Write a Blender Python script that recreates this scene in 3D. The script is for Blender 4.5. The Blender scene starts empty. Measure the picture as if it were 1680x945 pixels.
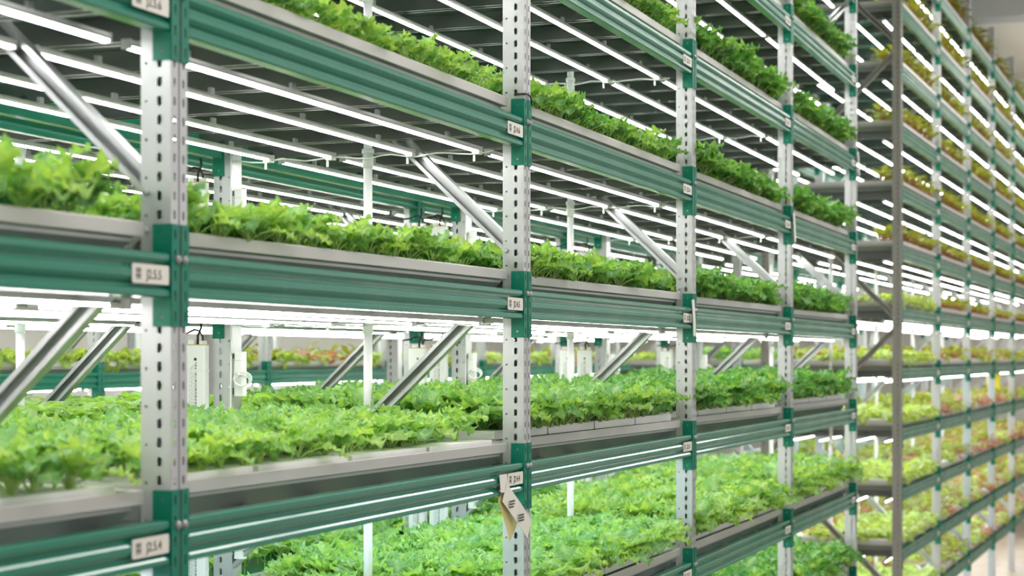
import bpy, math, random
import numpy as np
from mathutils import Matrix, Vector

random.seed(7)
rng = np.random.default_rng(11)
C = bpy.context.scene.collection
E = 3.30                      # eye height above the floor (metres); levels below are given relative to the eye
F = 3000.0                    # focal length in pixels of the 1680 wide frame
TH = math.atan(1077 / F)
CT, ST = math.cos(TH), math.sin(TH)
DY = 2.464                    # distance of the camera from the front plane of the rack
T1, PITCH = 4.256, 2.789      # first upright, bay length
V = 0.70                      # level spacing, near rack section
DEPTH = 1.42
PW, PD = 0.085, 0.09          # upright width (x) and depth (y)

def proj(x, y, z):            # world -> frame, used only to skip what lies outside the photograph
    yp = y + DY
    xc = x * ST - yp * CT; zc = x * CT + yp * ST
    if zc < .3: return None
    return 840 + F * xc / zc, 586 - F * (z - E) / zc, zc

# ------------------------------------------------------------------ materials
def mat(name): 
    m = bpy.data.materials.new(name); m.use_nodes = True
    return m, m.node_tree, m.node_tree.nodes['Principled BSDF']

def simple(name, col, rough=.5, metal=0., coat=0., spec=None, noise=None, bump=None, emit=None, aniso=None):
    m, nt, b = mat(name)
    b.inputs['Base Color'].default_value = (*col, 1)
    b.inputs['Roughness'].default_value = rough
    b.inputs['Metallic'].default_value = metal
    b.inputs['Coat Weight'].default_value = coat
    b.inputs['Coat Roughness'].default_value = .12
    if spec is not None: b.inputs['Specular IOR Level'].default_value = spec
    tc = nt.nodes.new('ShaderNodeTexCoord')
    if noise:
        sc, amt, stretch = noise
        mp = nt.nodes.new('ShaderNodeMapping'); mp.inputs['Scale'].default_value = stretch
        nt.links.new(tc.outputs['Object'], mp.inputs[0])
        n = nt.nodes.new('ShaderNodeTexNoise'); n.inputs['Scale'].default_value = sc; n.inputs['Detail'].default_value = 5
        nt.links.new(mp.outputs[0], n.inputs['Vector'])
        mx = nt.nodes.new('ShaderNodeMix'); mx.data_type = 'RGBA'
        mx.inputs[6].default_value = (*[c * (1 - amt) for c in col], 1)
        mx.inputs[7].default_value = (*[min(1, c * (1 + amt)) for c in col], 1)
        nt.links.new(n.outputs[0], mx.inputs[0]); nt.links.new(mx.outputs[2], b.inputs['Base Color'])
        mr = nt.nodes.new('ShaderNodeMapRange')
        mr.inputs['From Min'].default_value = .3; mr.inputs['From Max'].default_value = .7
        mr.inputs['To Min'].default_value = max(.02, rough * .75); mr.inputs['To Max'].default_value = min(1, rough * 1.25)
        nt.links.new(n.outputs[0], mr.inputs[0]); nt.links.new(mr.outputs[0], b.inputs['Roughness'])
    if bump:
        sc, st, stretch = bump
        mp = nt.nodes.new('ShaderNodeMapping'); mp.inputs['Scale'].default_value = stretch
        nt.links.new(tc.outputs['Object'], mp.inputs[0])
        n = nt.nodes.new('ShaderNodeTexNoise'); n.inputs['Scale'].default_value = sc; n.inputs['Detail'].default_value = 3
        nt.links.new(mp.outputs[0], n.inputs['Vector'])
        bp = nt.nodes.new('ShaderNodeBump'); bp.inputs['Strength'].default_value = st; bp.inputs['Distance'].default_value = .003
        nt.links.new(n.outputs[0], bp.inputs['Height']); nt.links.new(bp.outputs[0], b.inputs['Normal'])
    if emit:
        b.inputs['Emission Color'].default_value = (*emit[0], 1); b.inputs['Emission Strength'].default_value = emit[1]
    return m

M = {}
M['steel'] = simple('galvanised_steel', (.50, .51, .52), .46, .5, noise=(14, .14, (1, 1, .25)))
M['steel_warm'] = simple('weathered_steel', (.30, .29, .265), .55, .3, noise=(20, .15, (1, 1, .3)))
M['brace'] = simple('brace_steel', (.46, .47, .48), .38, .75, noise=(3, .05, (1, 1, 1)))
M['bar'] = simple('crossbar_steel', (.11, .115, .11), .35, .6, noise=(10, .25, (1, .3, 1)))
M['green'] = simple('green_enamel', (.001, .18, .112), .42, 0, spec=.25, coat=.65, bump=(45, .5, (.6, 1, 1)), noise=(5, .12, (.4, 1, 1)))
M['green2'] = simple('green_enamel_connector', (.0, .175, .108), .5, 0, spec=.3, noise=(9, .12, (1, 1, 1)))
M['rim'] = simple('tray_rim_aluminium', (.52, .51, .49), .45, .35, noise=(9, .14, (.5, 1, 1)))
M['tray'] = simple('tray_body_metal', (.29, .35, .25), .20, .9, noise=(3, .2, (.5, 2, 1)), bump=(3, .8, (.5, 2, 1)))
M['traywall'] = simple('tray_wall_metal', (.20, .22, .215), .5, .35, noise=(3, .1, (.4, 1, 1)))
M['liner'] = simple('teal_liner', (.05, .33, .27), .25)
M['white'] = simple('white_plastic', (.82, .83, .82), .4, noise=(6, .04, (1, 1, 1)))
M['raft'] = simple('white_raft_foam', (.84, .84, .83), .6, noise=(12, .06, (1, 1, 1)))
M['pvc'] = simple('white_pvc_pipe', (.78, .79, .80), .35)
M['housing'] = simple('led_housing', (.50, .50, .49), .4, .3)
M['led'] = simple('led_diffuser', (.9, .9, .9), .5, emit=((1, .98, .94), 23))
M['led_cool'] = simple('led_diffuser_cool', (.9, .9, .9), .5, emit=((.80, .96, 1), 24))
M['black'] = simple('black_rubber', (.012, .012, .013), .5)
M['pin'] = simple('grey_pin', (.33, .34, .35), .35, .4)
M['paper'] = simple('label_paper', (.72, .70, .64), .6)
M['yellowfilm'] = simple('yellowish_film', (.62, .55, .22), .35)
M['ink'] = simple('label_ink', (.03, .03, .03), .7)
M['yellow'] = simple('yellow_card', (.85, .72, .05), .5)
M['cardgold'] = simple('brass_edge', (.55, .36, .10), .4)
M['floor'] = simple('beige_epoxy', (.36, .29, .21), .35, noise=(1.2, .12, (1, 1, 1)))
M['wall'] = simple('pale_wall', (.62, .61, .58), .7, noise=(.6, .05, (1, 1, 1)))
M['ceil'] = simple('beige_ceiling', (.66, .61, .53), .7, noise=(.5, .06, (1, 1, 1)))
M['duct'] = simple('grey_duct', (.52, .53, .54), .5, noise=(2, .06, (1, 1, 1)))

def plant_mat(name, light, dark, stem, alt=None, trans=.48, shade=None):
    m, nt, b = mat(name)
    L = nt.links.new
    at = nt.nodes.new('ShaderNodeAttribute'); at.attribute_name = 'leafdata'
    sp = nt.nodes.new('ShaderNodeSeparateColor'); L(at.outputs['Color'], sp.inputs[0])
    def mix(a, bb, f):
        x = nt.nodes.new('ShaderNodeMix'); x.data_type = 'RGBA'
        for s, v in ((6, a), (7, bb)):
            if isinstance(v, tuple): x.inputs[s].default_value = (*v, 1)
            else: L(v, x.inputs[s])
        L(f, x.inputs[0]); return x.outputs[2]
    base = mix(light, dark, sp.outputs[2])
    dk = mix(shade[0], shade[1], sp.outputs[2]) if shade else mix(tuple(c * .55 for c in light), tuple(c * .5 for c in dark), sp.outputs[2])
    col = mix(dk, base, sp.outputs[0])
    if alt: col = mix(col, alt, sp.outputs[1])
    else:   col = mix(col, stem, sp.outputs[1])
    L(col, b.inputs['Base Color'])
    b.inputs['Roughness'].default_value = .40
    b.inputs['Specular IOR Level'].default_value = .6
    tr = nt.nodes.new('ShaderNodeBsdfTranslucent')
    hs = nt.nodes.new('ShaderNodeMix'); hs.data_type = 'RGBA'; hs.blend_type = 'MULTIPLY'; hs.inputs[0].default_value = 1
    L(col, hs.inputs[6]); hs.inputs[7].default_value = (1.25, 1.15, .5, 1)
    L(hs.outputs[2], tr.inputs[0])
    ms = nt.nodes.new('ShaderNodeMixShader'); ms.inputs[0].default_value = trans
    L(b.outputs[0], ms.inputs[1]); L(tr.outputs[0], ms.inputs[2])
    L(ms.outputs[0], nt.nodes['Material Output'].inputs[0])
    return m
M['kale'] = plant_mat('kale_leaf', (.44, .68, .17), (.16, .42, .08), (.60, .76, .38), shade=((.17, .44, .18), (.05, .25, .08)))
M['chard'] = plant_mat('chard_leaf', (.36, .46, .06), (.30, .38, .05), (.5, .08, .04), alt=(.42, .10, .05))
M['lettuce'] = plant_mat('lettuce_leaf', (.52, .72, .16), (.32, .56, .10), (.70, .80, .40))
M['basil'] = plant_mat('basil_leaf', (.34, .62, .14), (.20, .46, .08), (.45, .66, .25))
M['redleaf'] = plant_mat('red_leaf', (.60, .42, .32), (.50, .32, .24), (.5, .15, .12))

# ------------------------------------------------------------------ mesh builder
class MB:
    def __init__(s): s.v = []; s.f = []; s.m = []; s.mats = []
    def mi(s, m):
        if m not in s.mats: s.mats.append(m)
        return s.mats.index(m)
    def face(s, pts, m):
        i = len(s.v); s.v += [tuple(p) for p in pts]; s.f.append(tuple(range(i, i + len(pts)))); s.m.append(s.mi(m))
    def box(s, x0, x1, y0, y1, z0, z1, m):
        i = len(s.v)
        s.v += [(x0,y0,z0),(x1,y0,z0),(x1,y1,z0),(x0,y1,z0),(x0,y0,z1),(x1,y0,z1),(x1,y1,z1),(x0,y1,z1)]
        for q in ((0,3,2,1),(4,5,6,7),(0,1,5,4),(1,2,6,5),(2,3,7,6),(3,0,4,7)):
            s.f.append(tuple(i + k for k in q)); s.m.append(s.mi(m))
    def rbox(s, x0, x1, y0, y1, z0, z1, r, m, axis='y'):      # box with rounded corners in the plane across `axis`
        pts = []
        a0, a1 = (x0, x1) if axis == 'y' else (y0, y1)
        for (ca, cz, st) in ((a1-r, z1-r, 0), (a0+r, z1-r, 90), (a0+r, z0+r, 180), (a1-r, z0+r, 270)):
            for k in range(4):
                t = math.radians(st + 30 * k); pts.append((ca + r * math.cos(t), cz + r * math.sin(t)))
        lo, hi = (y0, y1) if axis == 'y' else (x0, x1)
        mk = (lambda p, d: (p[0], d, p[1])) if axis == 'y' else (lambda p, d: (d, p[0], p[1]))
        i = len(s.v); n = len(pts)
        s.v += [mk(p, lo) for p in pts] + [mk(p, hi) for p in pts]
        for k in range(n):
            s.f.append((i+k, i+(k+1) % n, i+n+(k+1) % n, i+n+k)); s.m.append(s.mi(m))
        s.f.append(tuple(i+k for k in range(n))); s.m.append(s.mi(m))
        s.f.append(tuple(i+n+k for k in reversed(range(n)))); s.m.append(s.mi(m))
    def prism(s, prof, x0, x1, m, closed=True, caps=True, mfun=None):    # profile in (y, z) run along x
        i = len(s.v); n = len(prof)
        s.v += [(x0, p[0], p[1]) for p in prof] + [(x1, p[0], p[1]) for p in prof]
        for k in range(n if closed else n - 1):
            s.f.append((i+k, i+(k+1) % n, i+n+(k+1) % n, i+n+k)); s.m.append(s.mi(mfun(k) if mfun else m))
        if caps and closed:
            s.f.append(tuple(i+k for k in range(n))); s.m.append(s.mi(m))
            s.f.append(tuple(i+n+k for k in reversed(range(n)))); s.m.append(s.mi(m))
    def tube(s, pts, r, m, n=8, caps=True):
        pts = [Vector(p) for p in pts]; i = len(s.v)
        up = None
        for k, p in enumerate(pts):
            d = (pts[min(k+1, len(pts)-1)] - pts[max(k-1, 0)]).normalized()
            if up is None: up = Vector((0, 0, 1)) if abs(d.z) < .9 else Vector((1, 0, 0))
            a = d.cross(up).normalized(); b = a.cross(d).normalized(); up = b
            rr = r[k] if isinstance(r, (list, tuple)) else r
            for q in range(n):
                t = 2 * math.pi * q / n
                s.v.append(tuple(p + a * rr * math.cos(t) + b * rr * math.sin(t)))
        for k in range(len(pts) - 1):
            for q in range(n):
                s.f.append((i+k*n+q, i+k*n+(q+1) % n, i+(k+1)*n+(q+1) % n, i+(k+1)*n+q)); s.m.append(s.mi(m))
        if caps:
            s.f.append(tuple(i+q for q in reversed(range(n)))); s.m.append(s.mi(m))
            j = i + (len(pts)-1)*n; s.f.append(tuple(j+q for q in range(n))); s.m.append(s.mi(m))
    def strip(s, mk, u0, u1, z0, z1, pitch, hc, hw, hh, m, every=1):
        """panel running up from z0 to z1 with one column of rounded slots; mk(u, z) -> point"""
        n = int(round((z1 - z0) / pitch)); p = (z1 - z0) / n
        for k in range(n):
            a, b = z0 + k * p, z0 + (k + 1) * p; c = (a + b) / 2
            if k % every:
                s.face([mk(u0, a), mk(u1, a), mk(u1, b), mk(u0, b)], m); continue
            r = min(hw, hh)
            outer = [(u0,a),(hc,a),(u1,a),(u1,c),(u1,b),(hc,b),(u0,b),(u0,c)]
            if hh > hw * 1.2:
                inner = [(hc-hw,c-hh+hw*.6),(hc,c-hh),(hc+hw,c-hh+hw*.6),(hc+hw,c),(hc+hw,c+hh-hw*.6),(hc,c+hh),(hc-hw,c+hh-hw*.6),(hc-hw,c)]
            else:
                q = .707 * hw
                inner = [(hc-q,c-q),(hc,c-hw),(hc+q,c-q),(hc+hw,c),(hc+q,c+q),(hc,c+hw),(hc-q,c+q),(hc-hw,c)]
            i = len(s.v); s.v += [tuple(mk(*t)) for t in outer + inner]
            for t in range(8):
                s.f.append((i+t, i+(t+1) % 8, i+8+(t+1) % 8, i+8+t)); s.m.append(s.mi(m))
    def mesh(s, name, smooth=False):
        me = bpy.data.meshes.new(name); me.from_pydata(s.v, [], s.f)
        for m in s.mats: me.materials.append(M[m])
        me.polygons.foreach_set('material_index', s.m)
        if smooth: me.polygons.foreach_set('use_smooth', [True] * len(s.f))
        me.update(); return me

def link(name, data, parent=None, loc=(0, 0, 0), rz=0., label=None, cat=None, group=None, kind=None):
    o = bpy.data.objects.new(name, data); C.objects.link(o)
    o.location = loc; o.rotation_euler = (0, 0, rz)
    if parent is not None: o.parent = parent
    if label: o['label'] = label
    if cat: o['category'] = cat
    if group: o['group'] = group
    if kind: o['kind'] = kind
    return o

# ------------------------------------------------------------------ rack sections (origin, direction, levels)
ROT2 = math.radians(-1.36)
class Sec:
    def __init__(s, ox, oy, rz, n0, n1, flip=False): s.ox, s.oy, s.rz = ox, oy, rz
    def w(s, x, y, z):      # local -> world, z relative to the eye
        c, q = math.cos(s.rz), math.sin(s.rz)
        return (s.ox + x * c - y * q, s.oy + x * q + y * c, z + E)
A = Sec(T1, 0, 0, 0, 5)
S2 = Sec(21.12 - 2.70 * math.cos(ROT2), -.034 - 2.70 * math.sin(ROT2), ROT2, 0, 6)
ORD = ['', 'first', 'second', 'third', 'fourth', 'fifth', 'sixth', 'seventh', 'eighth', 'ninth', 'tenth', 'eleventh', 'twelfth',
       'thirteenth', 'fourteenth', 'fifteenth', 'sixteenth', 'seventeenth', 'eighteenth', 'nineteenth', 'twentieth', 'twenty-first', 'twenty-second']

# ------------------------------------------------------------------ pools: nearest 300 are objects, the rest one object
class Pool:
    def __init__(s, name, cat, stuff_label, limit=300): s.n, s.cat, s.sl, s.lim, s.items = name, cat, stuff_label, limit, []
    def add(s, parts, loc, rz, label, group, scale=1., key=None, rx=0, ry=0):
        s.items.append((key if key is not None else (proj(*loc) or (0, 0, 1e3))[2], parts, loc, rz, label, group, scale, rx, ry))
    def finish(s):
        s.items.sort(key=lambda t: t[0])
        for (k, parts, loc, rz, label, group, sc, rx, ry) in s.items[:s.lim]:
            if len(parts) == 1 and parts[0][0] is None:
                o = link(s.n, parts[0][1], None, loc, rz, label, s.cat, group)
            else:
                o = link(s.n, None, None, loc, rz, label, s.cat, group); o.empty_display_size = .05
                for pn, pm in parts: link(pn, pm, o)
            o.rotation_euler = (rx, ry, rz)
            if sc != 1.: o.scale = (sc, sc, sc)
        rest = s.items[s.lim:]
        if rest:
            ins = [(pm, loc, rz, sc) for (k, parts, loc, rz, l, g, sc, rx, ry) in rest for pn, pm in parts]
            join(s.n if s.n.endswith('s') else s.n + 's', ins, s.sl, s.cat)

_arr = {}
def arrays(me):
    if me.name in _arr: return _arr[me.name]
    nv, nl, nf = len(me.vertices), len(me.loops), len(me.polygons)
    v = np.empty(nv * 3, 'f4'); me.vertices.foreach_get('co', v)
    lv = np.empty(nl, 'i4'); me.loops.foreach_get('vertex_index', lv)
    ls = np.empty(nf, 'i4'); me.polygons.foreach_get('loop_start', ls)
    mi = np.empty(nf, 'i4'); me.polygons.foreach_get('material_index', mi)
    sm = np.empty(nf, bool); me.polygons.foreach_get('use_smooth', sm)
    col = None
    if 'leafdata' in me.attributes:
        col = np.empty(nv * 4, 'f4'); me.attributes['leafdata'].data.foreach_get('color', col)
    _arr[me.name] = (v.reshape(-1, 3), lv, ls, mi, sm, col, list(me.materials)); return _arr[me.name]

def join(name, ins, label, cat):
    V_, L_, S_, I_, SM, CO, mats = [], [], [], [], [], [], []
    ov = ol = 0
    for me, loc, rz, sc in ins:
        v, lv, ls, mi, sm, col, ms = arrays(me)
        c, q = math.cos(rz), math.sin(rz)
        R = np.array([[c, q, 0], [-q, c, 0], [0, 0, 1]], 'f4') * sc
        V_.append(v @ R + np.array(loc, 'f4')); L_.append(lv + ov); S_.append(ls + ol)
        for m in ms:
            if m not in mats: mats.append(m)
        mp = np.array([mats.index(m) for m in ms], 'i4'); I_.append(mp[mi]); SM.append(sm)
        if col is not None: CO.append(col)
        ov += len(v); ol += len(lv)
    v = np.concatenate(V_); me = bpy.data.meshes.new(name)
    l = np.concatenate(L_); s = np.concatenate(S_)
    me.vertices.add(len(v)); me.vertices.foreach_set('co', v.ravel())
    me.loops.add(len(l)); me.loops.foreach_set('vertex_index', l)
    me.polygons.add(len(s)); me.polygons.foreach_set('loop_start', s)
    me.polygons.foreach_set('material_index', np.concatenate(I_)); me.polygons.foreach_set('use_smooth', np.concatenate(SM))
    for m in mats: me.materials.append(m)
    me.update(calc_edges=True)
    if CO:
        a = me.attributes.new('leafdata', 'FLOAT_COLOR', 'POINT'); a.data.foreach_set('color', np.concatenate(CO))
    return link(name, me, None, label=label, cat=cat, kind='stuff')

# ------------------------------------------------------------------ upright frames
def post_mesh(name, m, z0, z1, detail=True):
    b = MB(); hw = PW / 2
    for sx in (-1, 1):
        x = sx * hw
        b.strip(lambda u, z: (x, u, z), 0, .058, z0, z1, .05, .034, .0065, .0145, m)
        b.strip(lambda u, z: (x, u, z), .058, PD, z0, z1, .10, .074, .0042, .0042, m)
        b.strip(lambda u, z: (u, 0, z), min(sx*.004, sx*hw), max(sx*.004, sx*hw), z0, z1, .05, sx*.023, .0045, .0125, m)
        b.face([(sx*.004, 0, z0), (sx*.004, .010, z0), (sx*.004, .010, z1), (sx*.004, 0, z1)], m)
    b.face([(-.004, .010, z0), (.004, .010, z0), (.004, .010, z1), (-.004, .010, z1)], m)
    b.face([(-hw, PD, z0), (hw, PD, z0), (hw, PD, z1), (-hw, PD, z1)], m)
    b.face([(-hw, 0, z1), (hw, 0, z1), (hw, PD, z1), (-hw, PD, z1)], m)
    for y in (.002,): pass
    b.box(-.07, .07, -.02, PD + .02, z0, z0 + .008, m)
    return b.mesh(name)
ZB, ZT = -E, 4.85
def brace_mesh(y0, z0, y1, z1, m):
    """open channel between two points of the frame plane, open side towards -x"""
    b = MB(); d = Vector((0, y1 - y0, z1 - z0)); L = d.length; d.normalize(); n = Vector((0, -d.z, d.y))
    w, t, dp = .028, .003, .042
    prof = [(-dp, -w), (0, -w), (0, w), (-dp, w), (-dp, w - .015), (-dp + t, w - .015), (-dp + t, w - t), (-t, w - t),
            (-t, -w + t), (-dp + t, -w + t), (-dp + t, -w + .015), (-dp, -w + .015)]
    i = len(b.v); k = len(prof)
    for o in (Vector((0, y0, z0)), Vector((0, y1, z1))):
        for (px, pn) in prof: b.v.append(tuple(o + Vector((px, 0, 0)) + n * pn))
    for q in range(k): b.f.append((i+q, i+(q+1) % k, i+k+(q+1) % k, i+k+q)); b.m.append(b.mi(m))
    return b.mesh('brace_channel')
def bolt_mesh():
    b = MB(); b.tube([(-PW/2 - .012, 0, 0), (-PW/2 - .012 + .003, 0, 0), (-PW/2 + .002, 0, 0)], [.007, .0095, .0095], 'brace', 8); return b.mesh('bolt_head')
BOLT = bolt_mesh()
PM, BRC = {}, {}
for m in ('steel', 'steel_warm'): PM[m] = post_mesh('upright_profile_' + m, m, ZB, ZT)
PM['short'] = post_mesh('upright_profile_short', 'steel', ZB, 4.64)
_ts = MB(); _ts.box(-.02, .02, PD, DEPTH - PD, 4.58, 4.62, 'steel'); TSTRUT = _ts.mesh('top_strut')
def frame(sec, x, y0, label, m='steel', node=.385, period=2.65, group='upright frames of the racks', short=False):
    y1 = y0 + DEPTH
    o = link('upright_frame', None, None, sec.w(x, y0, 0), sec.rz, label, 'rack frame', group)
    pmk = 'short' if short else m; p1 = link('post', PM[pmk], o); p2 = link('post', PM[pmk], o, (0, DEPTH, 0), math.pi)
    if short: link('top_strut', TSTRUT, o)
    h = period / 2; k0 = math.floor((ZB - node) / period); z = node + k0 * period
    while z < ZT:
        for (za, zb) in ((z + .05, z + h - .03), (z + period - .05, z + h + .03)):
            lo, hi = min(za, zb), max(za, zb)
            if lo < ZB + .05 or hi > (4.6 if short else ZT): continue
            key = (m, round(za, 3), round(zb, 3))
            if key not in BRC: BRC[key] = brace_mesh(.05, za, DEPTH - .05, zb, 'brace' if m == 'steel' else m)
            br = link('brace', BRC[key], o)
            bb = link('bolt', BOLT, br, (0, .074, za))
        z += period
    return o

# ------------------------------------------------------------------ beams
def beam_meshes(L, hz0=.155, hz1=.272):
    b = MB(); h = hz1 - hz0; g = .015
    pr = [(.045, 0), (.004, 0), (0, .004), (0, .016), (.004, .022), (g, .027), (g, .033), (.005, .042), (0, .051), (0, .066), (.004, .072),
          (g, .077), (g, .083), (.005, .091), (0, .100), (0, .112), (.004, h), (.045, h)]
    b.prism([(y, z + hz0) for y, z in pr], PW/2 + .004, L - PW/2 - .004, 'green')
    face = b.mesh('beam_profile')
    res = []
    for end in (0, 1):          # connector at the left (0) and at the right (1) end of the beam
        c = MB(); sx = 1 if end == 0 else -1; xp = (PW/2) if end == 0 else L - PW/2; pc = 0 if end == 0 else L
        z0, z1 = .08, .35
        X0, X1 = sorted((xp, xp + sx * .004))
        # side plate: three strips, the two ends carry one round hole each
        mk = lambda u, z: (X0 if sx < 0 else X1, u, z)
        mk2 = lambda u, z: (X1 if sx < 0 else X0, u, z)
        for q in (mk, mk2):
            c.strip(q, -.004, .052, z0, z0 + .05, .05, .026, .0045, .0045, 'green2')
            c.face([q(-.004, z0 + .05), q(.052, z0 + .05), q(.052, z1 - .05), q(-.004, z1 - .05)], 'green2')
            c.strip(q, -.004, .052, z1 - .05, z1, .05, .026, .0045, .0045, 'green2')
        c.box(X0, X1, .0519, .0521, z0, z1, 'green2')
        # front flange lapping onto the front face of the post
        a, d = sorted((pc + sx * .0055, xp + sx * .004))
        c.strip(lambda u, z: (u, -.004, z), a, d, z0, z1, .054, (a + d) / 2, .0035, .014, 'green2')
        c.box(a, a + .0012, -.004, -.001, z0, z1, 'green2'); c.box(d - .0012, d, -.004, -.001, z0, z1, 'green2')
        c.box(a, d, -.004, -.0008, z1 - .0008, z1, 'green2')
        res.append(c.mesh('connector_plate'))
    pins = []
    for end in (0, 1):
        c = MB(); sx = 1 if end == 0 else -1; pc = 0 if end == 0 else L
        c.tube([(pc + sx * .017, -.002, .258), (pc + sx * .017, -.010, .258), (pc + sx * .017, -.016, .258)], [.012, .012, .006], 'pin', 10)
        pins.append(c.mesh('lock_pin_cap'))
    return face, res, pins
BM = {}
TXT = {}
def text_mesh(s, size, m='ink'):
    if (s, size) in TXT: return TXT[(s, size)]
    cu = bpy.data.curves.new('t', 'FONT'); cu.body = s; cu.size = size; cu.extrude = .0003; cu.offset = .0002
    o = bpy.data.objects.new('t', cu); C.objects.link(o)
    dg = bpy.context.evaluated_depsgraph_get()
    me = bpy.data.meshes.new_from_object(o.evaluated_get(dg)); me.name = 'lettering'
    bpy.data.objects.remove(o); me.materials.clear(); me.materials.append(M[m])
    R = Matrix.Rotation(math.pi / 2, 4, 'X'); me.transform(R)
    TXT[(s, size)] = me; return me
_lp = MB(); _lp.rbox(-.18, 0, -.0012, 0, -.025, .025, .006, 'paper'); LABEL = _lp.mesh('label_plate')
_bc = MB()
for i in range(7): _bc.box(-.163, -.138, -.0018, -.0012, -.015 + i * .0046, -.015 + i * .0046 + (.003 if i % 3 else .0016), 'ink')
BARS = _bc.mesh('barcode_block')
def beam(sec, x, y, z, L, label, front=True, code=None, group='green rack beams', small=False):
    if L not in BM: BM[L] = beam_meshes(L)
    fm, cm, pm = BM[L]
    if front: o = link('shelf_rail', None, None, sec.w(x, y, z), sec.rz, label, 'rail', group)
    else:     o = link('shelf_rail', None, None, sec.w(x + L, y, z), sec.rz + math.pi, label, 'rail', group)
    link('rail_face', fm, o)
    for e in (0, 1):
        c = link('connector', cm[e], o)
        if not small: link('lock_pin', pm[e], c)
    if code:
        lb = link('location_label', LABEL, o, (L - PW/2 - .012, -.0005, .2135))
        link('barcode', BARS, lb)
        link('lettering', text_mesh(code, .034), lb, (-.112, -.0018, -.012))
    return o

# ------------------------------------------------------------------ trays, rafts, crossbars, tubes
def tray_mesh(L, W):
    b = MB(); g = .0
    prof_f = [(.012, .345), (0, .352), (0, .316), (.006, .314), (.022, .314), (.055, .256)]
    # rim ring + body as lofted rectangles: offsets inward (d) and heights (z)
    rings = [(.022, .300, 'tray'), (.020, .352, 'rim'), (.002, .354, 'rim'), (0, .350, 'rim'), (0, .316, 'rim'), (.004, .314, 'rim'), (.020, .313, 'traywall'), (.055, .250, 'traywall')]
    i = len(b.v)
    for d, z, m in rings: b.v += [(d, d, z), (L - d, d, z), (L - d, W - d, z), (d, W - d, z)]
    for r in range(len(rings) - 1):
        for k in range(4):
            b.f.append((i+4*r+k, i+4*r+(k+1) % 4, i+4*(r+1)+(k+1) % 4, i+4*(r+1)+k)); b.m.append(b.mi(rings[r+1][2] if r else 'rim'))
    j = i + 4 * (len(rings) - 1); b.f.append((j, j+3, j+2, j+1)); b.m.append(b.mi('tray'))
    me = b.mesh('tray_shell')
    l = MB(); l.face([(.02, .02, .322), (L-.02, .02, .322), (L-.02, W-.02, .322), (.02, W-.02, .322)], 'liner')
    return me, l.mesh('tray_liner')
TW = 1.20
TR = {L: tray_mesh(L, TW) for L in (2.62, 2.53)}
def raft_mesh(w, d):
    b = MB(); b.rbox(0, w, 0, d, .330, .368, .004, 'raft')
    return b.mesh('raft_board')
RAFT = raft_mesh(.60, TW - .07)
RAFT2 = raft_mesh(.615, TW - .05); RAFT2.transform(Matrix.Translation((0, 0, .024)))
def bar_mesh(W):
    b = MB()
    b.prism([(0, 0)], 0, 0, 'bar') if False else None
    x = .03
    b.box(-x, x, .046, W - .046, .238, .249, 'bar'); b.box(-x, -x + .004, .046, W - .046, .185, .238, 'bar'); b.box(x - .004, x, .046, W - .046, .185, .238, 'bar')
    b.box(-x, -x + .016, .046, W - .046, .182, .185, 'bar'); b.box(x - .016, x, .046, W - .046, .182, .185, 'bar')
    return b.mesh('crossbar_channel')
BAR = bar_mesh(DEPTH)
def tube_meshes(L, em):
    h = MB(); h.prism([(-.012, .142), (-.014, .150), (-.012, .160), (.012, .160), (.014, .150), (.012, .142)], .0, L, 'housing')
    for f in (.12, .37, .62, .87): h.box(L*f-.012, L*f+.012, -.006, .006, .160, .182, 'brace')
    for x in (0, L): h.box(x - .006, x + .006, -.014, .014, .134, .161, 'housing')
    d = MB(); d.prism([(-.012, .1425), (-.0105, .138), (-.006, .135), (.006, .135), (.0105, .138), (.012, .1425)], .006, L - .006, em)
    return h.mesh('tube_housing'), d.mesh('tube_diffuser', True)
TB = {}
tubes = Pool('led_tube_light', 'lamp', 'rows of white tube lights glowing under the far trays', 300)
bars = Pool('crossbar', 'support bar', 'dark steel crossbars under the far trays', 300)
TY = (.19, .485, .85, 1.14)

def inview(sec, x0, x1, y0, y1, z0, z1, mg=40):
    pts = [proj(*sec.w(x, y, z)) for x in (x0, x1) for y in (y0, y1) for z in (z0, z1)]
    good = [p for p in pts if p]
    if not good: return False
    xs = [p[0] for p in good]; ys = [p[1] for p in good]
    return max(xs) > -mg and min(xs) < 1680 + mg and max(ys) > -mg and min(ys) < 945 + mg

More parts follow.
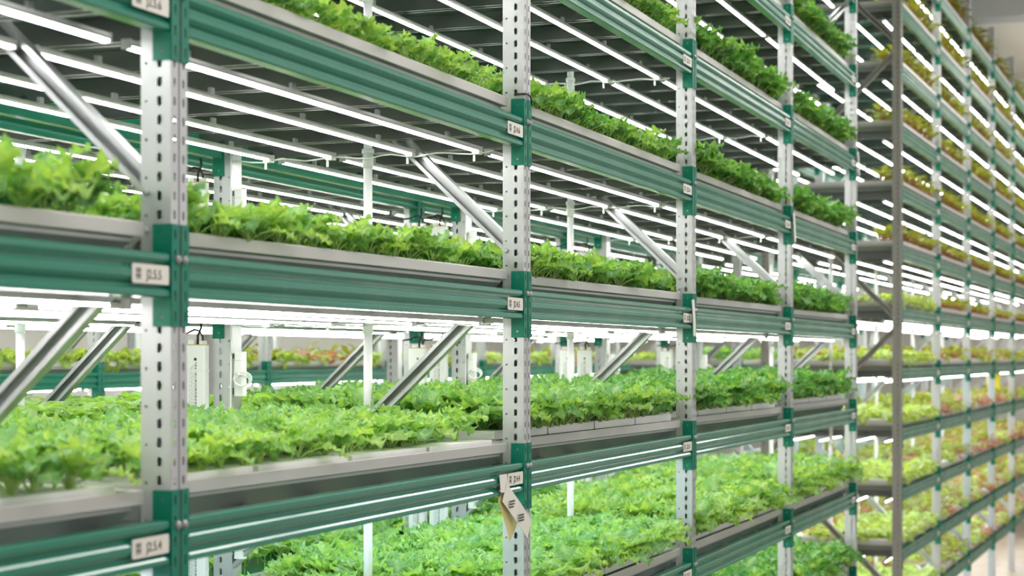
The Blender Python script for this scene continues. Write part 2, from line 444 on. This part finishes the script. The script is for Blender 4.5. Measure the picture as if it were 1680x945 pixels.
# ------------------------------------------------------------------ plants
def leaf(P, base, az, el, plen, L, W, kind, r, nu, nv):
    """one leaf: thin petiole and a ruffled, lobed blade. P collects (verts, quads, data)"""
    V_, Q_, D_ = P
    ca, sa = math.cos(az), math.sin(az)
    # centre line in (radial, up) plane bending outwards
    pts = []; a = el; pos = [0., 0.]; n1 = 3
    bend = r.uniform(.5, 1.0) if kind != 'basil' else r.uniform(.4, .8)
    tot = plen + L
    for k in range(n1 + nu + 1):
        pts.append((pos[0], pos[1], a))
        st = plen / n1 if k < n1 else L / nu
        a -= bend * st / tot * (1.2 if k < n1 else 2.4)
        pos[0] += st * math.cos(a); pos[1] += st * math.sin(a)
    tint = r.uniform(0.15, 1.); tone = r.uniform(-.15, .15)
    # petiole
    i = len(V_); pr = .0016 + .012 * L
    for k in range(n1 + 1):
        rr, zz, aa = pts[k]
        for q in range(3):
            t = 2.094 * q
            lx = pr * math.cos(t); ln = pr * math.sin(t)
            R = rr - ln * math.sin(aa); Z = zz + ln * math.cos(aa)
            V_.append((base[0] + R * ca - lx * sa, base[1] + R * sa + lx * ca, base[2] + Z)); D_.append((1., 1. if kind == 'chard' else .9, tone))
    for k in range(n1):
        for q in range(3): Q_.append((i+3*k+q, i+3*k+(q+1) % 3, i+3*k+3+(q+1) % 3, i+3*k+3+q))
    # blade
    i = len(V_); ph1, ph2 = r.uniform(0, 6.28), r.uniform(0, 6.28)
    fr = {'kale': 3.6, 'chard': 2.2, 'lettuce': 2.6, 'basil': .8, 'redleaf': 2.5}[kind] * r.uniform(.85, 1.2)
    amp = {'kale': .26, 'chard': .14, 'lettuce': .26, 'basil': .05, 'redleaf': .22}[kind] * W
    cup = r.uniform(-.1, .45)
    for k in range(nu + 1):
        u = k / nu; rr, zz, aa = pts[n1 + k]
        prof = {'kale': math.sin(math.pi * min(1, .06 + u * .94) ** .85) ** .7, 'chard': math.sin(math.pi * (.05 + .95*u)) ** .7,
                'lettuce': min(1, .35 + 1.1 * u) * (1 - max(0, u - .75) ** 2 * 9), 'basil': math.sin(math.pi * (.04 + .94*u)) ** .75,
                'redleaf': min(1, .3 + 1.0 * u) * (1 - max(0, u - .7) ** 2 * 8)}[kind]
        prof = max(prof, .02)
        for q in range(nv + 1):
            v = -1 + 2 * q / nv
            if nv > 4: v = math.copysign(1 - (1 - abs(v)) ** 1.35, v)
            av = abs(v); side = ph1 if v < 0 else ph2
            lobe = 1 + ((.24 * math.sin(6.28 * 3.6 * u + side) + .08 * math.sin(6.28 * 8 * u + side)) * av if kind == 'kale' and nu > 5 else 0)
            wv = v * W * prof * lobe
            off = amp * av ** 1.5 * math.sin(fr * 6.28 * u + side) + cup * W * av * av * prof
            if kind in ('kale', 'lettuce'): off += amp * .35 * math.sin(11 * u + 5 * v + ph1) + amp * .45 * av ** 3 * math.sin(fr * 15 * u + ph2)
            R = rr - off * math.sin(aa); Z = zz + off * math.cos(aa)
            V_.append((base[0] + R * ca - wv * sa, base[1] + R * sa + wv * ca, base[2] + Z))
            vein = .55 if av < .12 else (.16 if (k % 2 == 0 and av < .7) else 0.)
            if kind == 'chard': vein = .45 if u < .12 else (.15 if av < .1 else .0)
            if kind == 'redleaf': vein = .6 * u
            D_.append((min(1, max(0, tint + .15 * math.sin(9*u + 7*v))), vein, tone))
    for k in range(nu):
        for q in range(nv): Q_.append((i+k*(nv+1)+q, i+k*(nv+1)+q+1, i+(k+1)*(nv+1)+q+1, i+(k+1)*(nv+1)+q))

def plant_mesh(name, kind, seed, tone, lod, hs=1.):
    r = random.Random(seed); P = ([], [], [])
    nu, nv = {0: (13, 8), 1: (9, 6), 2: (4, 2)}[lod]
    n = {'kale': 10, 'chard': 9, 'lettuce': 11, 'basil': 12, 'redleaf': 10}[kind]
    if lod == 2: n = int(n * .75)
    for k in range(n):
        f = k / (n - 1)
        az = k * 2.4 + r.uniform(-.35, .35)
        if kind == 'kale':
            el = math.radians(88 - 36 * f + r.uniform(-8, 8)); pl = r.uniform(.045, .085); L = r.uniform(.075, .118) * (1 - .15 * (1 - f)); W = L * r.uniform(.44, .58)
        elif kind == 'chard':
            el = math.radians(86 - 30 * f + r.uniform(-8, 8)); pl = r.uniform(.06, .10); L = r.uniform(.07, .11); W = L * r.uniform(.28, .36)
        elif kind == 'lettuce':
            el = math.radians(80 - 60 * f + r.uniform(-8, 8)); pl = r.uniform(.01, .02); L = r.uniform(.08, .12); W = L * r.uniform(.42, .55)
        elif kind == 'redleaf':
            el = math.radians(78 - 50 * f + r.uniform(-8, 8)); pl = r.uniform(.01, .03); L = r.uniform(.09, .12); W = L * r.uniform(.36, .5)
        else:
            lev = k // 4; az = (k % 4) * 1.57 + lev * .78 + r.uniform(-.25, .25)
            el = math.radians(40 + 12 * lev); pl = .02 + .01 * lev; L = r.uniform(.06, .10); W = L * r.uniform(.36, .44)
        bz = .04 + .03 * (2 - k // 4) * 1.0 if kind == 'basil' else 0
        leaf(P, (r.uniform(-.008, .008), r.uniform(-.008, .008), bz), az, el, pl * hs, L * (hs ** .5), W * (hs ** .5), kind, r, nu, nv)
    if kind == 'basil':
        i = len(P[0])
        for zz in (0, .12):
            for q in range(4): P[0].append((.003 * math.cos(q*1.57), .003 * math.sin(q*1.57), zz)); P[2].append((1, .9, 0))
        for q in range(4): P[1].append((i+q, i+(q+1) % 4, i+4+(q+1) % 4, i+4+q))
    def mk(nm, faces):
        used = sorted({v for f in faces for v in f}); ix = {v: i for i, v in enumerate(used)}
        me = bpy.data.meshes.new(nm); me.from_pydata([P[0][v] for v in used], [], [tuple(ix[v] for v in f) for f in faces]); me.materials.append(M[kind])
        me.polygons.foreach_set('use_smooth', [True] * len(faces)); me.update()
        a = me.attributes.new('leafdata', 'FLOAT_COLOR', 'POINT')
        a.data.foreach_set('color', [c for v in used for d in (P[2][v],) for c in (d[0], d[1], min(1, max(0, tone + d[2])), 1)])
        return me
    if lod: return [(None, mk(name, P[1]))]
    stem = [f for f in P[1] if all(P[2][v][0] >= 1 and P[2][v][1] >= .9 for v in f)]; ss = set(stem)
    return [('leaves', mk(name, [f for f in P[1] if f not in ss])), ('stems', mk(name + '_stems', stem))]
_pm = {}
def pm(kind, tone, lod, i):
    k = (kind, tone, lod, i)
    if k not in _pm: _pm[k] = plant_mesh(kind + '_foliage', kind, 100 + i * 17 + lod, tone, lod)
    return _pm[k]
pools = {
 'kale': Pool('kale_plant', 'plant', 'dense curly green kale filling the rest of the growing trays'),
 'chard': Pool('chard_plant', 'plant', 'yellow-green red-stemmed leafy plants filling the far rack trays'),
 'lettuce': Pool('lettuce_plant', 'plant', 'bright yellow-green lettuce filling the far lower trays'),
 'basil': Pool('broadleaf_plant', 'plant', 'smooth broad-leaved plants filling trays of the rack behind'),
 'redleaf': Pool('red_leaf_plant', 'plant', 'reddish leafy plants filling the farthest rack trays', 200),
}
NAMES = {'kale': 'curly kale plant', 'chard': 'red-stemmed plant', 'lettuce': 'bright lettuce plant',
         'basil': 'broad-leaved plant', 'redleaf': 'reddish leafy plant'}

def fill(sec, x0, L, y0, z, kindf, tone, sc, where, dx=.135, dy=.135, lean=0., rowmax=None, fy=.055, base=.346):
    """plants of one tray; kindf(xlocal, ylocal) -> kind"""
    nx = int((L - .10) / dx); ny = int((TW - .12) / dy)
    for j in range(ny + 1):
        if rowmax is not None and j > rowmax: break
        for i in range(nx + 1):
            x = x0 + .05 + (i + .5 * (j % 2)) * dx + random.uniform(-.02, .02)
            y = y0 + fy + j * dy + random.uniform(-.018, .018)
            if x > x0 + L - (.10 if sc < 2 else .04): continue
            w = sec.w(x, y, z + base); p = proj(*w)
            if not p or p[0] < -60 or p[0] > 1740 or p[1] < -60 or p[1] > 945 + F * .35 / p[2]: continue
            kind = kindf(x - x0, y - y0)
            if kind is None: continue
            zc = p[2]; lod = 0 if zc < 11.5 else (1 if zc < 17 else 2)
            tn = min(1, max(0, tone + random.choice((-.15, 0, .15)))); tn = round(tn * 5) / 5
            me = pm(kind, tn, lod, random.randrange(6 if lod == 0 else 4))
            s = sc * random.uniform(.86, 1.14)
            hid = 0 if z < -.3 or j < 2 else 50     # inner rows above eye level are hidden by the front rows
            if j == 0: lab = '%s, front row of %s, %s from left' % (NAMES[kind], where, ORD[min(i + 1, 22)])
            else: lab = '%s behind front row of %s' % (NAMES[kind], where)
            pools[kind].add(me, w, random.uniform(0, 6.28), lab, '%ss of %s' % (NAMES[kind], where), s, zc + hid)

# ------------------------------------------------------------------ one shelf level of a bay
skip_tray = set()
def level(sec, x0, y0, z, L, where, code, kindf, tone, sc, cool=False, rot=0., rafts=True, backlab='', dx=.135, dy=.135, rowmax=None, nb=6, front_beam=True, tl=2.62, tubes_on=True, setb=.06, fy=.055, hiraft=False):
    if not inview(sec, x0, x0 + L, y0, y0 + DEPTH, z - .05, z + .65): return
    if front_beam:
        beam(sec, x0, y0, z, L, 'green front rail of ' + where + (', labelled %s' % code if code else ''), True, code, 'green beams along rack fronts', small=code is None)
    if y0 == 0: beam(sec, x0, y0 + DEPTH, z, L, 'green back rail of ' + where, False, None, 'green beams along rack backs', small=True)
    xs = x0 + (L - tl) / 2
    # tray, slightly skewed on its supports like in the photograph
    o = link('growing_tray', None, None, sec.w(xs, y0 + setb + math.sin(rot) * tl, z), sec.rz - rot, 'grey metal growing tray on ' + where, 'tray', 'long metal growing trays')
    link('tray_basin', TR[tl][0], o); link('liner', TR[tl][1], o)
    if rafts:
        nr = 4
        for r in range(nr):
            ro = link('planting_raft', RAFT2 if hiraft else RAFT, None, (0, 0, 0), 0, 'white foam raft on %s, %s from left' % (where, ORD[r + 1]), 'raft', 'white planting rafts')
            c, q = math.cos(sec.rz - rot), math.sin(sec.rz - rot)
            lx = .045 + r * (tl - .09) / nr; ly = .035
            w = sec.w(xs, y0 + setb + math.sin(rot) * tl, z)
            ro.location = (w[0] + lx * c - ly * q, w[1] + lx * q + ly * c, w[2]); ro.rotation_euler = (0, 0, sec.rz - rot)
    for i in range(nb):
        x = x0 + .22 + i * (L - .44) / (nb - 1)
        bars.add([(None, BAR)], sec.w(x, y0, z), sec.rz, 'dark crossbar under %s, %s from left' % (where, ORD[i + 1]), 'crossbars under the growing trays')
    em = 'led_cool' if cool else 'led'
    key = (L, em)
    if key not in TB: TB[key] = tube_meshes(L - .10, em)
    if tubes_on:
        for i, ty in enumerate(TY):
            tubes.add([('housing', TB[key][0]), ('diffuser', TB[key][1])], sec.w(x0 + .05, y0 + ty, z), sec.rz,
                      'white tube light beneath %s, %s from front' % (where, ORD[i + 1]), 'tube lights under the trays')
    fill(sec, xs, tl, y0 + setb + (.05 if rot else 0), z, kindf, tone, sc, where, dx=dx, dy=dy, rowmax=rowmax, fy=fy, base=(.39 if hiraft else .366) if rafts else .346)

# ---- near rack, section A: bays 0..4 between uprights; bay b runs from upright b to upright b+1
BAYN = ['the bay left of the nearest upright', 'the bay between nearest and second uprights', 'the bay between second and third uprights',
        'the bay between third and fourth uprights', 'the bay between fourth and fifth uprights']
kale = lambda x, y: 'kale'
SHW = {-3: 'ankle-level', -2: 'knee-level', -1: 'chest-level', 0: 'eye-level', 1: 'overhead', 2: 'higher', 3: 'high', 4: 'topmost'}
TONE = {0: .10, 1: .15, 2: .5, 3: .85, 4: 1.0}
for b in range(0, 5):
    x0 = (b - 1) * PITCH
    for k in range(-3, 5):
        z = V * k
        code = 'J2.%d.%d' % (5 - b, 5 + k)
        where = '%s shelf in %s bay' % (SHW[k], ORD[b + 1])
        tone = TONE[b] + (.0 if k != 1 else .05)
        sc = {0: 1.25, 1: 1.0, 2: 1.12, 3: 1.38, 4: 1.5}[b] * (1.0 if k == 0 else (1.02 if k < 0 else .95))
        if b == 1 and k == 1: sc = .86
        if k == -1 and b == 2: sc = 1.3
        rot = math.radians(2.2) if k in (0, -1) else 0.
        level(A, x0, 0, z, PITCH, where, code, kale, (.12 if k == -2 else tone), sc, cool=(k <= -1 and b < 3), rot=rot, rafts=(k < 0),
              rowmax=None if k < 1 else 4, dx=.125, dy=.135, setb=.055, fy=(.12 if k == -1 and b == 1 else (.015 if k < 0 and b > 1 else .05)), hiraft=(k < 0 and b > 1))
UPL = ['', 'nearest slotted steel upright frame, large at the left', 'second slotted steel upright frame, mid picture, with tag strip on its lower bracket', 'third slotted steel upright frame from the left',
       'fourth slotted steel upright frame from the left', 'fifth slotted steel upright frame, last before the cross aisle']
for i in range(1, 6): frame(A, (i - 1) * PITCH, 0, UPL[i])

# ---- rack B, back to back behind it
YB = 1.63
for b in range(0, 5):
    x0 = (b - 1) * PITCH
    for k in range(-3, 5):
        if b == 0: continue
        where = 'rear-rack %s shelf in %s bay' % (SHW[k], ORD[b + 1])
        if k < 0: kf = (lambda x, y, b=b: 'basil' if (b == 1 or (b == 2 and x < 1.5)) else 'kale')
        else: kf = kale
        level(A, x0, YB, V * k, PITCH, where, None, kf, .35 if b < 3 else .7, 1.1 if b < 3 else 1.35, cool=(k <= -1), rafts=False,
              rowmax=None if k < 1 else 1, dx=.15, dy=.15)
for i in range(1, 6): frame(A, (i - 1) * PITCH, YB, 'upright frame of the back-to-back rear rack, level with the %s front upright' % ORD[i], group='upright frames of the rear rack')

# ---- section 2 beyond the cross aisle
V2 = .602; L2 = 2.70
for b in range(0, 6):
    for j in range(-5, 7):
        z = .431 - .215 + V2 * j
        where = 'far rack level %d, %s bay past the cross aisle' % (j + 6, ORD[b + 1])
        where = '%s far-rack shelf, %s bay' % (ORD[j + 6], ORD[b + 1])
        if j >= 1: kf = lambda x, y: 'chard'
        elif j == 0: kf = (lambda x, y, b=b: 'lettuce' if b == 0 else 'chard')
        else: kf = (lambda x, y, b=b, j=j: 'lettuce' if b == 0 and y < .9 else (random.choice(('chard', 'chard', 'chard', 'redleaf', 'lettuce', None)) if b < 2 or j > -2 else random.choice(('redleaf', 'redleaf', 'chard', 'lettuce', None, None))))
        level(S2, b * L2, 0, z, L2, where, 'J3.%d.%d' % (b + 1, j + 6) if b < 2 else None, kf, .3, 1.25 if j >= 1 else 1.1, cool=(j <= -1 and b in (1, 2)), rafts=(j < 0 and b < 4),
              dx=.14 if j >= 1 else .17, dy=.15 if j >= 1 else .17, rowmax=None if j < 1 else (2 if b else 1), nb=4, tl=2.53, setb=.03)
for i in range(0, 7):
    frame(S2, i * L2, 0, ['brown-grey slotted upright frame where the far rack begins', 'second upright frame of the far rack', 'third upright frame of the far rack', 'fourth upright frame of the far rack',
          'fifth upright frame of the far rack', 'sixth upright frame of the far rack', 'last upright frame of the far rack'][i], 'steel_warm' if i == 0 else 'steel', node=.34, period=2.75, short=(i > 0), group='upright frames of the far rack')
# ---- its back-to-back neighbour
for b in range(0, 3):
    for j in range(-5, 7):
        z = .431 - .215 + V2 * j
        where = '%s rear far-rack shelf, %s bay' % (ORD[j + 6], ORD[b + 1])
        kf = (lambda x, y: 'kale') if j in (-1, -2, 0) else (lambda x, y: 'chard')
        level(S2, b * L2, YB, z, L2, where, None, kf, .8, 1.1, cool=(j in (-1, -2)), rafts=False, dx=.2, dy=.2, rowmax=2, nb=4, tl=2.53)
for i in range(0, 4): frame(S2, i * L2, YB, '%s upright frame of the rear far rack' % ORD[i + 1], node=.34, period=2.75, group='upright frames of the rear far rack')

# ---- rack C across the rear aisle
YC = 5.0
SC = Sec(T1 - .6, 0, 0, 0, 0)
for b in range(0, 9):
    for j in range(-2, 5):
        z = .431 - .215 + V2 * j
        where = '%s rear-aisle shelf, %s bay' % (ORD[j + 3], ORD[b + 1])
        kf = (lambda x, y, b=b, j=j: ('lettuce' if (b + j) % 3 else random.choice(('redleaf', 'chard', 'lettuce'))))
        level(SC, b * L2, YC, z, L2, where, None, kf, .3, 1.2, rafts=False, dx=.22, dy=.22, rowmax=2, nb=3, tl=2.53, tubes_on=(j < 3))
for i in range(0, 10): frame(SC, i * L2, YC, '%s upright frame of the rack across the rear aisle' % ORD[i + 1], node=.34, period=2.75, group='upright frames of the rack across the rear aisle')

tubes.finish(); bars.finish()
for p in pools.values(): p.finish()

# ------------------------------------------------------------------ drain pipes at the uprights
pb = MB(); pb.tube([(0, 0, -.40), (0, 0, .10)], .0185, 'pvc', 16); pb.tube([(0, 0, .10), (0, 0, .17)], .0225, 'pvc', 16); pb.tube([(0, 0, .17), (0, 0, .25)], .0185, 'pvc', 16)
PIPE = pb.mesh('pipe_tube', True)
pc = MB(); pc.tube([(0, 0, .165), (0, 0, .182)], .026, 'pvc', 16); PCOL = pc.mesh('pipe_collar', True)
def pipe(sec, x, y, z, label):
    o = link('drain_pipe', PIPE, None, sec.w(x, y, z), 0, label, 'pipe', 'white drain pipes at the tray ends')
    link('collar', PCOL, o); return o
for i in range(2, 6):
    for k in range(-2, 4):
        if i == 2 and k == -2: pass
        if inview(A, (i-1)*PITCH, (i-1)*PITCH, .73, .73, V*k - .35, V*k + .15, 0):
            pipe(A, (i - 1) * PITCH + .045, .73, V * k, 'white drain pipe at %s upright under the %s shelf' % (ORD[i], SHW[k]))
for k in (-1, 0, 1):
    pipe(A, PITCH - .55, YB + .42, V * k, 'white drain pipe of the rear rack seen left of the nearest upright, %s of three' % ORD[k + 2])
for i in range(0, 4):
    for j in range(-4, 2):
        if inview(S2, i * L2, i * L2, .73, .73, .2 + V2*j - .3, .2 + V2*j, 0):
            pipe(S2, i * L2 + (.1 if i == 0 else .045), .73, .216 + V2 * j, 'white drain pipe at the %s far-rack upright, %s shelf up' % (ORD[i + 1], ORD[j + 6]))

# ------------------------------------------------------------------ LED drivers and outlet boxes behind the frames
db = MB(); db.rbox(-.05, .005, 0, .115, -.30, 0, .012, 'white', axis='y') if False else None
def rr(b, x0, x1, y0, y1, z0, z1, r, m):      # rounded vertical edges
    pts = []
    for (cx, cy, st) in ((x1-r, y1-r, 0), (x0+r, y1-r, 90), (x0+r, y0+r, 180), (x1-r, y0+r, 270)):
        for k in range(4):
            t = math.radians(st + 30*k); pts.append((cx + r*math.cos(t), cy + r*math.sin(t)))
    i = len(b.v); n = len(pts); b.v += [(*p, z0) for p in pts] + [(*p, z1) for p in pts]
    for k in range(n): b.f.append((i+k, i+(k+1) % n, i+n+(k+1) % n, i+n+k)); b.m.append(b.mi(m))
    b.f.append(tuple(i+k for k in reversed(range(n)))); b.m.append(b.mi(m)); b.f.append(tuple(i+n+k for k in range(n))); b.m.append(b.mi(m))
rr(db, -.045, 0, 0, .105, -.34, 0, .010, 'white'); DBODY = db.mesh('driver_case')
t = MB(); rr(t, -.046, .001, -.001, .106, -.002, .002, .010, 'cardgold')
t.box(-.040, -.005, .010, .030, .002, .018, 'white'); t.box(-.040, -.005, .055, .085, .002, .022, 'white'); t.box(-.03, -.02, .092, .100, .002, .024, 'pin'); DTOP = t.mesh('driver_end_cap')
t = MB()
t.tube([(-.022, .022, .0), (-.024, .020, .035), (-.026, .035, .060), (-.026, .060, .066), (-.03, .095, .050), (-.04, .14, .045)], .005, 'black', 6)
t.tube([(-.022, .045, .0), (-.022, .046, .04), (-.02, .030, .075), (-.015, .035, .105)], .006, 'black', 6)
DCAB = t.mesh('driver_cables', True)
t = MB(); rr(t, -.048, .003, -.003, .108, -.115, -.108, .011, 'pvc'); DTIE = t.mesh('cable_tie_band')
t = MB(); rg = random.Random(3)
for row in range(5):
    y = .040 + row * .0075; zt = -.075 - row * .006
    while zt > -.30:
        ln = rg.uniform(.003, .016); t.box(-.0456, -.045, y, y + (.0042 if row == 0 else .0022), zt - ln, zt, 'ink' if row == 0 else 'pin'); zt -= ln + .003
t.tube([(-.0452, .045, -.062), (-.0458, .045, -.062)], .007, 'ink', 10)
DTXT = t.mesh('driver_print')
t = MB(); rr(t, -.022, .022, 0, .045, -.19, 0, .010, 'white'); t.box(-.0225, .010, .0448, .0462, -.030, -.008, 'black'); t.box(-.0225, .010, .0448, .0462, -.182, -.155, 'black')
t.box(-.0228, -.0215, .006, .040, -.038, -.037, 'pin'); OBOX = t.mesh('outlet_case')
t = MB()
for q in range(3):
    pts = [( -.035 - .004*q, -.008 + (.044 - .004*q) * math.cos(a) , -.115 + (.030 - .003*q) * math.sin(a) - .004*q) for a in [math.radians(s) for s in range(0, 361, 24)]]
    t.tube(pts, .0028, 'white', 6, False)
t.tube([(-.02, .012, -.095), (-.045, .012, -.095)], [.013, .009], 'pvc', 10)
OCOIL = t.mesh('outlet_cable_coil', True)
t = MB()
t.tube([(0, 0, .78), (0, .004, .4), (0, 0, .02), (0, .002, -.02)], .0032, 'white', 6); OWIRE = t.mesh('outlet_feed_cable', True)
SH = {-1: 'lowest visible', 0: 'table-high', 1: 'eye-high', 2: 'upper', 3: 'high', 4: 'top'}
for i in range(2, 6):
    for k in range(-2, 4):
        zt = .053 + V * k
        p = proj(*A.w((i-1)*PITCH - .05, 1.45, zt))
        if not p or p[1] < -20 or p[1] > 950: continue
        where = 'behind %s upright beneath the %s shelf' % (ORD[i], SHW[k])
        for n in range(2 if i > 2 else 1):
            yy = (1.435 if n == 0 else 1.60) if i == 2 else (1.30 + .0 if n == 0 else 1.435)
            yy = 1.435 if n == 0 else 1.565
            o = link('led_driver', DBODY, None, A.w((i-1)*PITCH - .05, yy, zt), 0, 'white driver box %s%s' % (where, '' if i == 2 else (', right one of the pair', ', left one of the pair')[n]), 'electrical box', 'white driver boxes behind the uprights')
            link('end_cap', DTOP, o); link('cable', DCAB, o); link('cable_tie', DTIE, o); link('lettering', DTXT, o)
        o = link('outlet_box', OBOX, None, A.w((i-1)*PITCH - .03, 1.275, zt - .03), 0, 'small white outlet box with coiled cable ' + where, 'outlet box', 'white outlet boxes behind the uprights')
        link('cable_coil', OCOIL, o); link('feed_cable', OWIRE, o, (-.03, .05, 0))

# white cables crossing under the trays along the frames
for i in range(2, 5):
    for k in (0, 1, 2):
        t = MB(); pts = []
        for s in range(0, 25):
            y = .12 + s * (1.20 / 24); pts.append((.012 * math.sin(s * 1.9), y, .135 + .006 * math.sin(s * 1.3 + i)))
        t.tube(pts, .0035, 'white', 6)
        o = link('lamp_cable', t.mesh('cable_run', True), None, A.w((i-1)*PITCH - .07, 0, V * k), 0, 'white cable linking tube ends at %s upright under the %s shelf' % (ORD[i], SHW[k]), 'cable', 'white cables linking the tube lights')
        for y in TY:
            t = MB(); t.box(-.022, .022, y - .014, y + .014, .128, .142, 'white'); t.box(-.004, .004, y + .010, y + .018, .10, .129, 'white')
            link('plug', t.mesh('cable_plug'), o)

# ------------------------------------------------------------------ hanging paper tags, hook, trap
def tag_strip(w, pts, m='paper', d=.0012):
    b = MB(); i = 0
    for k in range(len(pts) - 1):
        (xa, ya, za), (xb, yb, zb) = pts[k], pts[k+1]
        dx, dz = xb - xa, zb - za; l = math.hypot(dx, dz); nx, nz = -dz / l * w / 2, dx / l * w / 2
        b.face([(xa-nx, ya, za-nz), (xa+nx, ya, za+nz), (xb+nx, yb, zb+nz), (xb-nx, yb, zb-nz)], m)
        b.face([(xa-nx, ya+d, za-nz), (xb-nx, yb+d, zb-nz), (xb+nx, yb+d, zb+nz), (xa+nx, ya+d, za+nz)], m)
        for s in (-1, 1): b.face([(xa+s*nx, ya, za+s*nz), (xa+s*nx, ya+d, za+s*nz), (xb+s*nx, yb+d, zb+s*nz), (xb+s*nx, yb, zb+s*nz)], m)
    return b.mesh('tag_strip')
X2 = PITCH
o = link('paper_tag', tag_strip(.085, [(-.30, -.006, .24), (-.30, -.012, .17), (-.19, -.030, .085), (-.065, -.034, .005)]), None, A.w(X2, 0, -V), 0,
         'cream paper strip hanging askew over the beam beside the label J2.4.4', 'tag', 'paper tags hung on the beams')
link('backing_film', tag_strip(.10, [(-.30, .0, .17), (-.25, -.006, .09), (-.19, -.010, .0)], 'yellowfilm'), o, label='yellowish curled backing film')
t = MB()
for (cx, cz) in ((-.245, .128), (-.165, .068)):
    for r in range(3):
        for c in range(5): t.box(cx - .034 + c*.014, cx - .024 + c*.014, -.0345 - (.0 if cx > -.2 else -.010), -.0338 - (.0 if cx > -.2 else -.010), cz - r*.011, cz - r*.011 + .006, 'ink')
link('print', t.mesh('tag_print'), o)
TAG = tag_strip(.055, [(0, 0, .10), (.004, -.006, 0), (0, -.01, -.10)])
for (i, k, dx, zc, txt) in ((3, 0, -.09, .215, 'cream paper tag hung on the third upright over label J2.3.5'), (4, 1, -.02, .20, 'cream paper tag on the fourth upright at shelf J2.2.6'),
                            (5, 2, -.02, .22, 'cream paper tag on the fifth upright at shelf J2.1.7'), (5, 0, -.02, .215, 'cream paper tag on the fifth upright at shelf J2.1.5'),
                            (5, -2, -.02, .15, 'cream paper tag on the fifth upright at shelf J2.1.3')):
    link('paper_tag', TAG, None, A.w((i-1)*PITCH + dx, -.018, V*k + zc), 0, txt, 'tag', 'paper tags hung on the beams')
t = MB(); t.tube([(-.043, .034, .375), (-.052, .030, .368), (-.050, -.005, .368), (-.02, -.010, .370), (.02, -.008, .366), (.04, -.006, .350), (.042, -.004, .335)], .004, 'black', 6)
link('wire_hook', t.mesh('hook_wire', True), None, A.w(X2, 0, V), 0, 'small black wire hook on the second upright above the green bracket', 'hook')
t = MB(); t.box(0, .002, -.10, .10, -.17, .17, 'yellow'); 
st = t.mesh('trap_card')
o = link('sticky_trap', st, None, S2.w(3.45 * L2, .15, -.30), S2.rz + .5, 'bright yellow sticky card hanging in the far rack at the right', 'card')
t = MB(); t.tube([(0.001, 0, .168), (0.001, 0, .40)], .003, 'pin', 6); link('string', t.mesh('trap_string'), o)

# ------------------------------------------------------------------ the room
def room(name, b):
    o = link(name, b.mesh(name), kind='structure'); return o
XF, YBK, ZC = 38.0, 9.5, E + 5.6
b = MB(); b.box(-4, XF, -9, YBK, -.1, 0, 'floor'); room('floor', b)
b = MB(); b.box(-4, XF, -9, YBK, ZC, ZC + .1, 'ceil'); room('ceiling', b)
b = MB(); b.box(XF, XF + .1, -9, YBK, 0, ZC, 'wall'); room('wall_far', b)
b = MB(); b.box(-4, XF, YBK, YBK + .1, 0, ZC, 'wall'); room('wall_back', b)
b = MB(); b.box(29.0, 29.6, -9, YBK, ZC - .35, ZC, 'duct'); b.box(29.0, 29.6, -9, YBK, ZC - .36, ZC - .35, 'duct'); room('trim_1', b)
b = MB(); b.box(XF - .1, XF, -9, YBK, ZC - 1.0, ZC - .7, 'steel_warm'); room('trim_2', b)

# ------------------------------------------------------------------ light
def area(name, loc, sx, sy, power, rot, col=(1, .98, .95)):
    l = bpy.data.lights.new(name, 'AREA'); l.shape = 'RECTANGLE'; l.size = sx; l.size_y = sy; l.energy = power; l.color = col
    o = bpy.data.objects.new(name, l); C.objects.link(o); o.location = loc; o.rotation_euler = rot
    return o
for i, x in enumerate((3, 12, 21, 30)):
    area('aisle_lamp', (x, -3.4, E + 4.4), 8.4, .35, 150, (math.radians(38), 0, 0))
    area('low_aisle_fill', (x, -5.2, E + 1.2), 8.4, .5, 30, (math.radians(80), 0, 0))  # added fill light facing the rack fronts, not a fixture of the hall
area('ceiling_fill', (33, -2.5, E + 2.2), 6, 3, 110, (math.pi, 0, 0))  # added unseen light aimed upwards to brighten the far ceiling
wd = bpy.data.worlds.new('World'); bpy.context.scene.world = wd; wd.use_nodes = True
wd.node_tree.nodes['Background'].inputs[0].default_value = (1, .98, .95, 1)
wd.node_tree.nodes['Background'].inputs[1].default_value = .45

# ------------------------------------------------------------------ camera
cd = bpy.data.cameras.new('camera'); cam = bpy.data.objects.new('camera', cd); C.objects.link(cam)
cam.location = (0, -DY, E); cam.rotation_euler = (math.pi / 2, 0, TH - math.pi / 2)
cd.sensor_width = 36; cd.lens = F / 1680 * 36; cd.shift_y = (586 - 472.5) / 1680
cd.clip_end = 200; cd.clip_start = .05
cd.dof.use_dof = True; cd.dof.focus_distance = 7.9; cd.dof.aperture_fstop = 2.8
sc = bpy.context.scene; sc.camera = cam
sc.view_settings.view_transform = 'Standard'; sc.view_settings.look = 'None'
sc.view_settings.gamma = 1; sc.view_settings.use_curve_mapping = False; sc.view_settings.exposure = 0.33
print('objects', len(bpy.data.objects), {k: len(p.items) for k, p in pools.items()}, len(tubes.items), len(bars.items))
